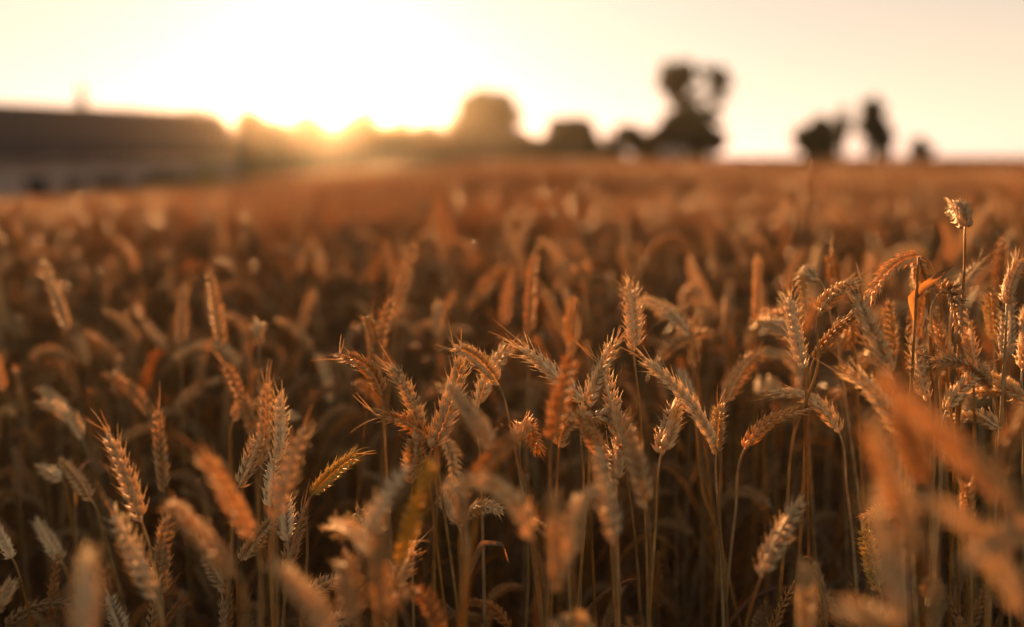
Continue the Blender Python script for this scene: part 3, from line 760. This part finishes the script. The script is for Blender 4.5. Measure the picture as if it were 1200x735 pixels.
hero_ref = []
def build_hero(i, spec):
    label, neck, tip, d, mid, stem, awn, kw = spec
    rs = np.random.RandomState(1000 + i)
    want = rs.uniform(.076, .09)
    if mid is None: mid = ((neck[0] + tip[0]) / 2 + rs.uniform(-1.5, 1.5), (neck[1] + tip[1]) / 2)
    s = np.linspace(0, 1, 15)[:, None]
    c = 2 * np.array(mid, float) - .5 * (np.array(neck) + np.array(tip))   # quadratic through mid
    q = (1 - s) ** 2 * np.array(neck) + 2 * s * (1 - s) * c + s ** 2 * np.array(tip)
    flat = px_len(q) / F * d
    # the part of the length hidden by foreshortening goes into depth
    dz = math.sqrt(max(0, want ** 2 - flat ** 2)) if flat < want else 0
    dz = min(dz, .055) * kw.get('dzsign', rs.choice([-1, 1]))
    dd = d + dz * (s[:, 0] ** 1.2)
    pts = np.array([P(a, b, x) for (a, b), x in zip(q, dd)])
    nk = pts[0]; t0 = norm(pts[1] - pts[0])
    way = [P(a, b, d + .01 * (k + 1)) for k, (a, b) in enumerate(stem)]
    last = way[-1]; prev = way[-2] if len(way) > 1 else nk
    dr = norm(last - prev); 
    if dr[2] > -.3: dr = norm(np.array([dr[0], dr[1], -1.]))
    gz = float(ground_z(last[0], last[1]))
    hrem = max(last[2] - gz, .05)
    sl = dr[:2] / -dr[2] * .55
    foot = np.array([last[0] + sl[0] * hrem, last[1] + abs(sl[1]) * .3 * hrem, gz - .01])
    chain = [nk] + way + [foot]
    # smooth line neck -> way -> foot
    T = []
    for k in range(len(chain)):
        if k == 0: T.append(-t0)
        elif k == len(chain) - 1: T.append(norm(np.array([sl[0] * .3, 0, -1.])))
        else: T.append(norm(norm(chain[k + 1] - chain[k]) + norm(chain[k] - chain[k - 1])))
    line = []
    for k in range(len(chain) - 1):
        L = np.linalg.norm(chain[k + 1] - chain[k])
        n = 10 if k < len(chain) - 2 else 8
        seg = hermite(chain[k], chain[k + 1], T[k] * L, T[k + 1] * L, n)
        line += list(seg[:-1] if k < len(chain) - 2 else seg)
    line = np.array(line)
    t = empty('wheat_stalk', foot)
    tag(t, label, 'wheat stalk', GW)
    em = M_EAR_GREEN if kw.get('green') else M_EAR
    g = Geo(); n = len(line)
    add_tube(g, line, np.linspace(.00105, .0020, n), 7, cap=False)
    for kk in (.35, .62):
        a, b = curve_at(line, kk), curve_at(line, kk + .008)
        add_tube(g, np.array([a, (a + b) / 2, b]), [.0019, .0028, .0019], 7, cap=False)
    g.build('stem', M_STEM, t, origin=foot)
    g = Geo()
    tips = build_ear(g, pts, rs.randn(3) + np.array([0, -1.2, .3]), rs, True, kw.get('fat', 1.0) * (.88 if d < .78 else 1.0) * rs.uniform(1.0, 1.1), .3 + .25 * awn)
    eo = g.build('ear', em, t, origin=foot)
    if awn:
        tips = sorted(tips, key=lambda q_: -np.dot(q_[0], norm(pts[-1] - pts[-4])))
        for k in range({1: 2, 2: 3, 3: 4, 4: 7}[awn]):
            tp, dv, Tv = tips[k % len(tips)]
            if 'awnto' in kw and k < 2:
                e = P(kw['awnto'][0] + rs.uniform(-4, 4) * (k > 0), kw['awnto'][1] + rs.uniform(-4, 7) * (k > 0), dd[-1])
                m = (tp + e) / 2 + norm(rs.randn(3)) * .002
                cu = np.array([(1 - u) ** 2 * tp + 2 * u * (1 - u) * m + u * u * e for u in np.linspace(0, 1, 8)])
            else:
                cu = awn_curve(tp, dv, Tv, rs, rs.uniform(.012, .026) * (1 + .2 * awn))
            ga = Geo(); add_tube(ga, cu, np.linspace(.00055, .00016, len(cu)), 4, cap=False)
            ga.build('awn', em, eo, origin=foot)
    if rs.rand() < .8:
        g = Geo(); b = curve_at(line, rs.uniform(.35, .6)); a = rs.uniform(0, 6.28)
        build_leaf(g, b, [math.cos(a) * .35, math.sin(a) * .35, .9], rs.uniform(.10, .17), rs.uniform(.005, .009), rs, rs.uniform(.8, 1.5))
        g.build('leaf', M_LEAF, t, origin=foot)
    hero_ref.append((label, (neck[0] + tip[0]) / 2, (neck[1] + tip[1]) / 2))
    return t

heroes = [build_hero(i, h) for i, h in enumerate(H)]
assert len({h[0] for h in H}) == len(H)

def ribbon_leaf(label, pix, d, width, stemfoot):
    """a dry flag leaf drawn through pixels, with its own stem"""
    foot = P(*stemfoot, d + .02); foot[2] = float(ground_z(foot[0], foot[1]))
    t = empty('dry_leaf_stalk', foot); tag(t, label, 'dry leaf')
    pts = np.array([P(a, b, d + dz) for a, b, dz in pix]); pts = np.array([curve_at(pts, s) for s in np.linspace(0, 1, 24)])
    tt, N, B = frames(pts, (0, -1, .3)); rows = []
    for k in range(24):
        s = k / 23; w = width * (.35 + .65 * math.sin(min(1, s * 1.6) * math.pi / 2)) * (1 - s ** 2.5) + .0003
        ang = .9 * math.sin(s * 3.0); sv = B[k] * math.cos(ang) + N[k] * math.sin(ang); nv = np.cross(sv, tt[k])
        rows += [pts[k] - sv * w + nv * w * .4, pts[k] - sv * w * .5 + nv * w * .12, pts[k], pts[k] + sv * w * .5 + nv * w * .12, pts[k] + sv * w + nv * w * .4]
    g = Geo(); g.add(np.array(rows), grid_faces(24, 5, closed=False)); g.build('leaf', M_LEAF, t, origin=foot)
    g = Geo(); line = hermite(pts[0] + np.array([0, 0, .06]), foot, np.array([0, 0, -.3]), np.array([0, 0, -.3]), 14)
    add_tube(g, line, np.linspace(.0012, .0022, 14), 6); g.build('stem', M_STEM, t, origin=foot)
ribbon_leaf('dry leaf glowing orange and folded to a point, beside the tallest stem at the right', [(1072,375,0),(1069,350,0),(1085,335,-.01),(1117,311,-.02)], .95, .0048, (1074,480))
ribbon_leaf('dry curled leaf bent over like a hook between the centre stems', [(541,690,0),(556,660,0),(566,638,0),(588,638,.01),(596,660,.02)], .9, .0045, (540,740))
ribbon_leaf('faint greenish leaf arching low at the left, under the pale pink ear', [(88,600,0),(90,555,0),(104,541,0),(124,546,.01),(134,570,.02)], 1.2, .004, (90,660))
ribbon_leaf('twisted red-brown leaf low between the centre stems', [(540,720,0),(545,690,0),(551,655,-.01),(547,640,-.02)], .92, .0045, (541,745))

def broken_stem(label, pix, d):
    foot = P(*pix[-1], d); foot[2] = float(ground_z(foot[0], foot[1]))
    t = empty('broken_stem', foot); tag(t, label, 'stem')
    pts = np.array([P(a, b, d) for a, b in pix] + [foot]); pts = np.array([curve_at(pts, s) for s in np.linspace(0, 1, 20)])
    g = Geo(); add_tube(g, pts, np.concatenate([[.0022, .0017], np.full(18, .0016)]), 7); g.build('stalk', M_STEM, t, origin=foot)
    g = Geo(); rs = np.random.RandomState(5); build_leaf(g, pts[0], norm(pts[0] - pts[1]) + [-.5, 0, 0], .012, .005, rs); g.build('frayed_end', M_LEAF, t, origin=foot)
broken_stem('snapped pale stem with a frayed tip in the dark, right of the lone pale ear', [(954,660),(958,672),(966,710),(970,740)], .9)
broken_stem('snapped reddish stem with a pointed end near the bottom centre', [(664,620),(666,650),(668,700),(669,740)], .92)

# ------------------------------------------------------------------ further stalks one can count, copied from a dozen built plants
protos = []
for k in range(12):
    rsv = np.random.RandomState(300 + k)
    gs, ge, gl, gl2, pts = variant(100 + k, .775, rsv.uniform(.02, .10), [0, .3, .6, .9, 1.3, .2, 1.8, .5, .8, 1.1, .1, 1.5][k], True)
    protos.append((gs.mesh('stem', M_STEM), ge.mesh('ear', M_EAR), gl.mesh('leaf', M_LEAF), gl2 and gl2.mesh('leaf', M_LEAF), pts))

PROTO_OBJ = {}
def make_proto(k):
    ms, me_, ml, ml2, pts = protos[k]
    t = empty('wheat_stalk', (0, 0, 0))
    for nm, m in (('stem', ms), ('ear', me_), ('leaf', ml), ('leaf', ml2)):
        if m is None: continue
        o = bpy.data.objects.new(nm, m); o.parent = t; scene.collection.objects.link(o)
    return t
def copy_tree(root):
    r = root.copy(); scene.collection.objects.link(r)
    for ch in list(root.children):
        c = ch.copy(); c.parent = r; scene.collection.objects.link(c)
    return r

used = [(*proj(np.array(h.children[1].matrix_world.translation)),) for h in heroes]
hero_xy = [(h[1], h[2], h[3]) for h in H]
WANT = 300 - len(H)
ell = []
tries = 0
fill = []
while len(fill) < WANT and tries < 60000:
    tries += 1
    d = 1.12 + 2.0 * nrs.rand() ** 1.25
    px = nrs.uniform(-15, 1215)
    k = nrs.randint(12)
    right = sstep((px - 850) / 300.0)
    top = .825 + .05 * nrs.randn() + .03 * right - .03 * (px < 260)
    if not (.70 < top < .955): continue
    sc_ = (top) / .835
    p = P(px, 300, d)
    x, y = p[0], p[1]
    # keep feet apart, keep out of the sharp foreground ears
    if any((x - f[0]) ** 2 + (y - f[1]) ** 2 < .05 ** 2 for f in fill): continue
    gz = float(ground_z(x, y))
    rz = nrs.uniform(0, 6.28)
    m = protos[k][4]
    c, s_ = math.cos(rz), math.sin(rz)
    e = m[5] * sc_; e = np.array([x + c * e[0] - s_ * e[1], y + s_ * e[0] + c * e[1], gz + e[2]])
    ex, ey, ed = proj(e)
    if not (-5 < ex < 1205 and 235 < ey < 560): continue
    if ed < 1.6 and any((ex - hx[0]) ** 2 + (ey - hx[1]) ** 2 < 38 ** 2 for hx, tp, dd in [(h[2], h[1], h[3]) for h in H]): continue
    fill.append((x, y, gz, rz, sc_, k, ex, ey, ed))

def look(k, rz, mirror=False):
    m = protos[k][4]; v = m[-1] - m[0]
    c, s_ = math.cos(rz), math.sin(rz); vx = c * v[0] - s_ * v[1]
    if v[2] < -.01: sh = 'hanging'
    elif v[2] < .045: sh = 'nodding'
    else: sh = 'upright'
    side = 'left' if vx < -.012 else 'right' if vx > .012 else None
    return sh, side
labels = set(h[0] for h in H)
SHORT = {}
def short_name(lb):
    w = lb.replace(',', '').split()
    return w
LAND = [('the tall soft central ear', 623, 345), ('the tallest straight orange stem', 1126, 300), ('the barn', 120, 215), ('the yellow-green bush', 243, 225),
        ('the setting sun', 395, 200), ('the tall feathery tree', 570, 200), ('the pointed dark tree', 672, 200), ('the tallest tree', 808, 200), ('the round dark bush', 958, 205),
        ('the slender tree', 1024, 205), ('the smallest bush', 1080, 205), ('the pink-white bowing ear', 425, 440), ('the white-pink crowned ear', 560, 430), ('the sharp upright ear', 741, 372),
        ('the silver grey arching ear', 980, 350), ('the pale pink nodding ear', 70, 493), ('the soft arched bridge ear', 245, 415), ('the hooked white-crowned ear', 950, 335),
        ('the orange-beaded upright ear', 188, 530), ('the soft pale pink upright ear', 852, 370), ('the brightest hanging ear', 379, 440), ('the deep orange leaning ear', 868, 445),
        ('the large copper ear', 1026, 398), ('the big glowing orange ear', 658, 468), ('the bright rim-lit ear', 326, 504), ('the dark whiskered ear', 476, 468), ('the low tree by the barn', 300, 225), ('the faint right-edge ear', 1171, 318),
        ('the long arching ear', 800, 470)]
SIZE = lambda d: 'small' if d > 2.3 else 'medium' if d > 1.65 else 'large'
from collections import defaultdict
buckets = defaultdict(list)
for i, f in enumerate(fill):
    x, y, gz, rz, sc_, k, ex, ey, ed = f
    sh, side = look(k, rz)
    nm, lx, ly = min(LAND, key=lambda q: (q[1] - ex) ** 2 + ((q[2] - ey) * 1.2) ** 2)
    dx, dy = ex - lx, ey - ly
    if abs(dx) > 2.2 * abs(dy): rel = 'right of' if dx > 0 else 'left of'
    elif abs(dy) > 2.2 * abs(dx): rel = 'below' if dy > 0 else 'above'
    else: rel = ('below' if dy > 0 else 'above') + ' and ' + ('right of' if dx > 0 else 'left of')
    tone = None
    parts = [SIZE(ed), 'blurred'] + ([tone] if tone else []) + [sh, 'ear'] + ([('leaning ' if sh == 'upright' else 'pointing ') + side] if side else []) + [rel, nm]
    buckets[' '.join(parts)].append(i)
ORD = ['first', 'second', 'third', 'fourth', 'fifth', 'sixth', 'seventh', 'eighth']
fl_label = {}
for base, idx in buckets.items():
    if len(idx) == 1: fl_label[idx[0]] = base
    else:
        idx = sorted(idx, key=lambda q: fill[q][6])
        for r_, q in enumerate(idx):
            if r_ == 0: fl_label[q] = 'leftmost ' + base
            elif r_ == len(idx) - 1: fl_label[q] = 'rightmost ' + base
            else: fl_label[q] = ORD[r_] + ' ' + base + ' from left'
for q in fl_label:
    w = fl_label[q].split()
    if len(w) > 15: fl_label[q] = ' '.join(x for x in w if x != 'blurred').replace(' and ', ' ')
for i, f in enumerate(fill):
    x, y, gz, rz, sc_, k, ex, ey, ed = f
    if k not in PROTO_OBJ:
        PROTO_OBJ[k] = o = make_proto(k)
    else: o = copy_tree(PROTO_OBJ[k])
    o.location = (x, y, gz - .005); o.rotation_euler = (0, 0, rz); o.scale = (1, 1, sc_) if False else (sc_, sc_, sc_)
    tag(o, fl_label[i], 'wheat stalk', 'wheat stalks in the soft middle distance')
for o_ in scene.objects:
    if o_.get('label') and len(o_['label'].split()) > 16: print('LONG', o_.name, o_['label'])
print('heroes', len(H), 'fill', len(fill), 'distinct', len(set(fl_label.values())))

# ------------------------------------------------------------------ the mass of the wheat field: one object
def build_field():
    col = bpy.data.collections.new('wheat_sources')
    for k in range(14):
        rsv = np.random.RandomState(700 + k)
        gs, ge, gl, gl2, pts = variant(800 + k, .775, rsv.uniform(.02, .11), [0, .3, .6, .9, 1.2, .2, 1.7, .5, .8, 1.1, .15, 1.5, 1.0, .7][k], False)
        g = Geo()
        if gl2: gl.add(*gl2.arrays())
        rl = np.random.RandomState(k)
        for q in range(4):                       # withered lower leaves, added to block light between the stems
            a = rl.uniform(0, 6.28); gq = Geo()
            build_leaf(gq, [0, 0, rl.uniform(.12, .52)], [math.cos(a) * .6, math.sin(a) * .6, .8], rl.uniform(.14, .24), rl.uniform(.009, .015), rl, rl.uniform(.7, 1.6), n=6)
            gl.add(*gq.arrays())
        parts = [gs.arrays(), ge.arrays(), gl.arrays()]
        mi = []
        for (V, Q, T) in parts: g.add(V, Q, T)
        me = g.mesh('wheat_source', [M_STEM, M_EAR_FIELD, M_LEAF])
        nS, nE, nL = [(len(Q), len(T)) for V, Q, T in parts]
        idx = [0] * nS[0] + [1] * nE[0] + [2] * nL[0] + [0] * nS[1] + [1] * nE[1] + [2] * nL[1]
        if len(idx) == len(me.polygons): me.polygons.foreach_set('material_index', np.array(idx, np.int32))
        else: print('material count mismatch', len(idx), len(me.polygons))
        o = bpy.data.objects.new('wheat_source_%02d' % k, me); col.objects.link(o)
    pts, rot, scl = [], [], []
    rs = np.random.RandomState(5)
    def scatter(y0, y1, dens, tmin, tmax, half=.66, jit=0.0):
        a = half * (y1 ** 2 - y0 ** 2) + 2 * .5 * (y1 - y0)
        n = int(a * dens)
        y = np.sqrt(rs.rand(n) * (y1 ** 2 - y0 ** 2) + y0 ** 2); x = rs.uniform(-1, 1, n) * (y * half + .5)
        # barn yard and hedge keep clear
        keep = ~((x < -y * .08 + 2) & (y > 50 + (x + 30) * .55) & (x < -6))
        x, y = x[keep], y[keep]; n = len(x)
        patch = .03 * np.sin(x * .9 + 1.3) * np.cos(y * .6) + .02 * np.sin(x * 2.3) * np.sin(y * 1.7)
        top = rs.uniform(tmin, tmax, n) + patch
        z = ground_z(x, y) - .01
        pts.append(np.stack([x, y, z], 1)); rot.append(np.stack([rs.randn(n) * .05, rs.randn(n) * .05, rs.uniform(0, 6.28, n)], 1)); scl.append(top / .835)
    scatter(-.8, .3, 0, .5, .6)
    # undergrowth of shorter plants round and in front of the counted ones
    n0 = 1300
    y = rs.uniform(.35, 1.3, n0); x = rs.uniform(-1, 1, n0) * (y * .6 + .35); z = ground_z(x, y) - .01
    pts.append(np.stack([x, y, z], 1)); rot.append(np.stack([rs.randn(n0) * .07, rs.randn(n0) * .07, rs.uniform(0, 6.28, n0)], 1))
    # only tops that stay under the line of sight of the frame's lower third
    lim = np.clip(CAM_Z - y * .44, .2, .66) - rs.uniform(.0, .16, n0)
    scl.append(np.clip(lim, .2, .64) / .835)
    scatter(1.25, 2.2, 380, .56, .76)
    scatter(2.2, 3.2, 300, .62, .82)
    scatter(3.2, 7, 280, .73, .93)
    scatter(7, 16, 170, .77, .94)
    scatter(16, 42, 50, .78, .93)
    scatter(42, 128, 5, .79, .95)
    # wheat behind and beside the camera, so the field does not stop at the lens
    n1 = 1500
    x = rs.uniform(-4, 4, n1); y = rs.uniform(-3, -.5, n1)
    pts.append(np.stack([x, y, ground_z(x, y)], 1)); rot.append(np.stack([np.zeros(n1), np.zeros(n1), rs.uniform(0, 6.28, n1)], 1)); scl.append(rs.uniform(.85, 1.0, n1))
    x = rs.uniform(1.0, 4, 1400) * rs.choice([-1, 1], 1400); y = rs.uniform(-.5, 1.0, 1400); 
    x = np.sign(x) * (np.abs(x) + .2); n1 = 1400
    pts.append(np.stack([x, y, ground_z(x, y)], 1)); rot.append(np.stack([np.zeros(n1), np.zeros(n1), rs.uniform(0, 6.28, n1)], 1)); scl.append(rs.uniform(.85, 1.0, n1))
    pts_ = np.concatenate(pts); rot_ = np.concatenate(rot); scl_ = np.concatenate(scl); npnt = len(pts_)
    print('instances', npnt)
    # closed upper surface of the far wheat, where single plants merge
    xs = np.linspace(-1, 1, 420); ys = np.geomspace(15, 132, 330)
    Y = np.repeat(ys[:, None], 420, 1); X = xs[None] * (Y * .75 + 2)
    rr = rs.rand(*X.shape)
    Z = ground_z(X, Y) + .66 + .16 * (rr - .5) + .05 * np.sin(X * 1.3 + Y * .4)
    Z[0] -= .7; Z[1] -= .35
    far = (X < -Y * .08 + 2) & (Y > 50 + (X + 30) * .55) & (X < -6)
    Z = np.where(far, ground_z(X, Y) - .3, Z)
    V = np.concatenate([np.stack([X, Y, Z], -1).reshape(-1, 3), pts_])
    ns_ = X.size
    me = bpy.data.meshes.new('wheat_field')
    q = grid_faces(330, 420, closed=False)
    me.vertices.add(len(V)); me.vertices.foreach_set('co', V.astype(np.float32).ravel())
    me.loops.add(q.size); me.loops.foreach_set('vertex_index', q.astype(np.int32).ravel())
    me.polygons.add(len(q)); me.polygons.foreach_set('loop_start', (np.arange(len(q)) * 4).astype(np.int32)); me.update(calc_edges=True)
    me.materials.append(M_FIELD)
    def attr(nm, ty, arr, key):
        a = me.attributes.new(nm, ty, 'POINT'); a.data.foreach_set(key, arr.ravel())
    attr('isp', 'BOOLEAN', np.concatenate([np.zeros(ns_, bool), np.ones(npnt, bool)]), 'value')
    attr('rotv', 'FLOAT_VECTOR', np.concatenate([np.zeros((ns_, 3)), rot_]).astype(np.float32), 'vector')
    attr('sclv', 'FLOAT', np.concatenate([np.zeros(ns_), scl_]).astype(np.float32), 'value')
    attr('pick', 'INT', np.concatenate([np.zeros(ns_, int), rs.randint(0, 14, npnt)]).astype(np.int32), 'value')
    o = bpy.data.objects.new('wheat_field', me); scene.collection.objects.link(o)
    tag(o, 'golden brown wheat field stretching back to the trees, out of focus', 'wheat field', kind='stuff')
    ng = bpy.data.node_groups.new('field', 'GeometryNodeTree')
    ng.interface.new_socket('Geometry', in_out='INPUT', socket_type='NodeSocketGeometry')
    ng.interface.new_socket('Geometry', in_out='OUTPUT', socket_type='NodeSocketGeometry')
    N = ng.nodes; Lk = ng.links
    gi, go = N.new('NodeGroupInput'), N.new('NodeGroupOutput')
    iop = N.new('GeometryNodeInstanceOnPoints'); ci = N.new('GeometryNodeCollectionInfo'); jn = N.new('GeometryNodeJoinGeometry')
    ci.inputs['Collection'].default_value = col; ci.inputs['Separate Children'].default_value = True; ci.inputs['Reset Children'].default_value = True
    def named(nm, ty):
        a = N.new('GeometryNodeInputNamedAttribute'); a.data_type = ty; a.inputs[0].default_value = nm
        return [s for s in a.outputs if s.enabled and s.name == 'Attribute'][0]
    Lk.new(gi.outputs[0], iop.inputs['Points']); Lk.new(ci.outputs[0], iop.inputs['Instance'])
    iop.inputs['Pick Instance'].default_value = True
    Lk.new(named('isp', 'BOOLEAN'), iop.inputs['Selection']); Lk.new(named('pick', 'INT'), iop.inputs['Instance Index'])
    Lk.new(named('rotv', 'FLOAT_VECTOR'), iop.inputs['Rotation']); Lk.new(named('sclv', 'FLOAT'), iop.inputs['Scale'])
    Lk.new(iop.outputs[0], jn.inputs[0]); Lk.new(gi.outputs[0], jn.inputs[0]); Lk.new(jn.outputs[0], go.inputs[0])
    md = o.modifiers.new('field', 'NODES'); md.node_group = ng
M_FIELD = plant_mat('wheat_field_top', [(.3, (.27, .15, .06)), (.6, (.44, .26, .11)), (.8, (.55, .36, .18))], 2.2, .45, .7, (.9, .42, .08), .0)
build_field()

# ------------------------------------------------------------------ haze: even air added over the whole field for the veiling glow round the sun
if HAZE_DENSITY > 0:
    g = Geo(); box(g, np.zeros(3), np.array([1., 0, 0]), np.array([0, 1., 0]), (-910, -60, -14), (910, 910, 17))
    m, nt = new_mat('haze_air'); pv = nt.nodes.new('ShaderNodeVolumePrincipled')
    pv.inputs['Color'].default_value = (1, .93, .85, 1); pv.inputs['Density'].default_value = HAZE_DENSITY; pv.inputs['Anisotropy'].default_value = HAZE_G
    out = nt.nodes.new('ShaderNodeOutputMaterial'); nt.links.new(pv.outputs[0], out.inputs['Volume'])
    o = g.build('haze', m, smooth=False); tag(o, kind='stuff', label='warm haze added over the whole field, standing in for glare round the sun', cat='haze')
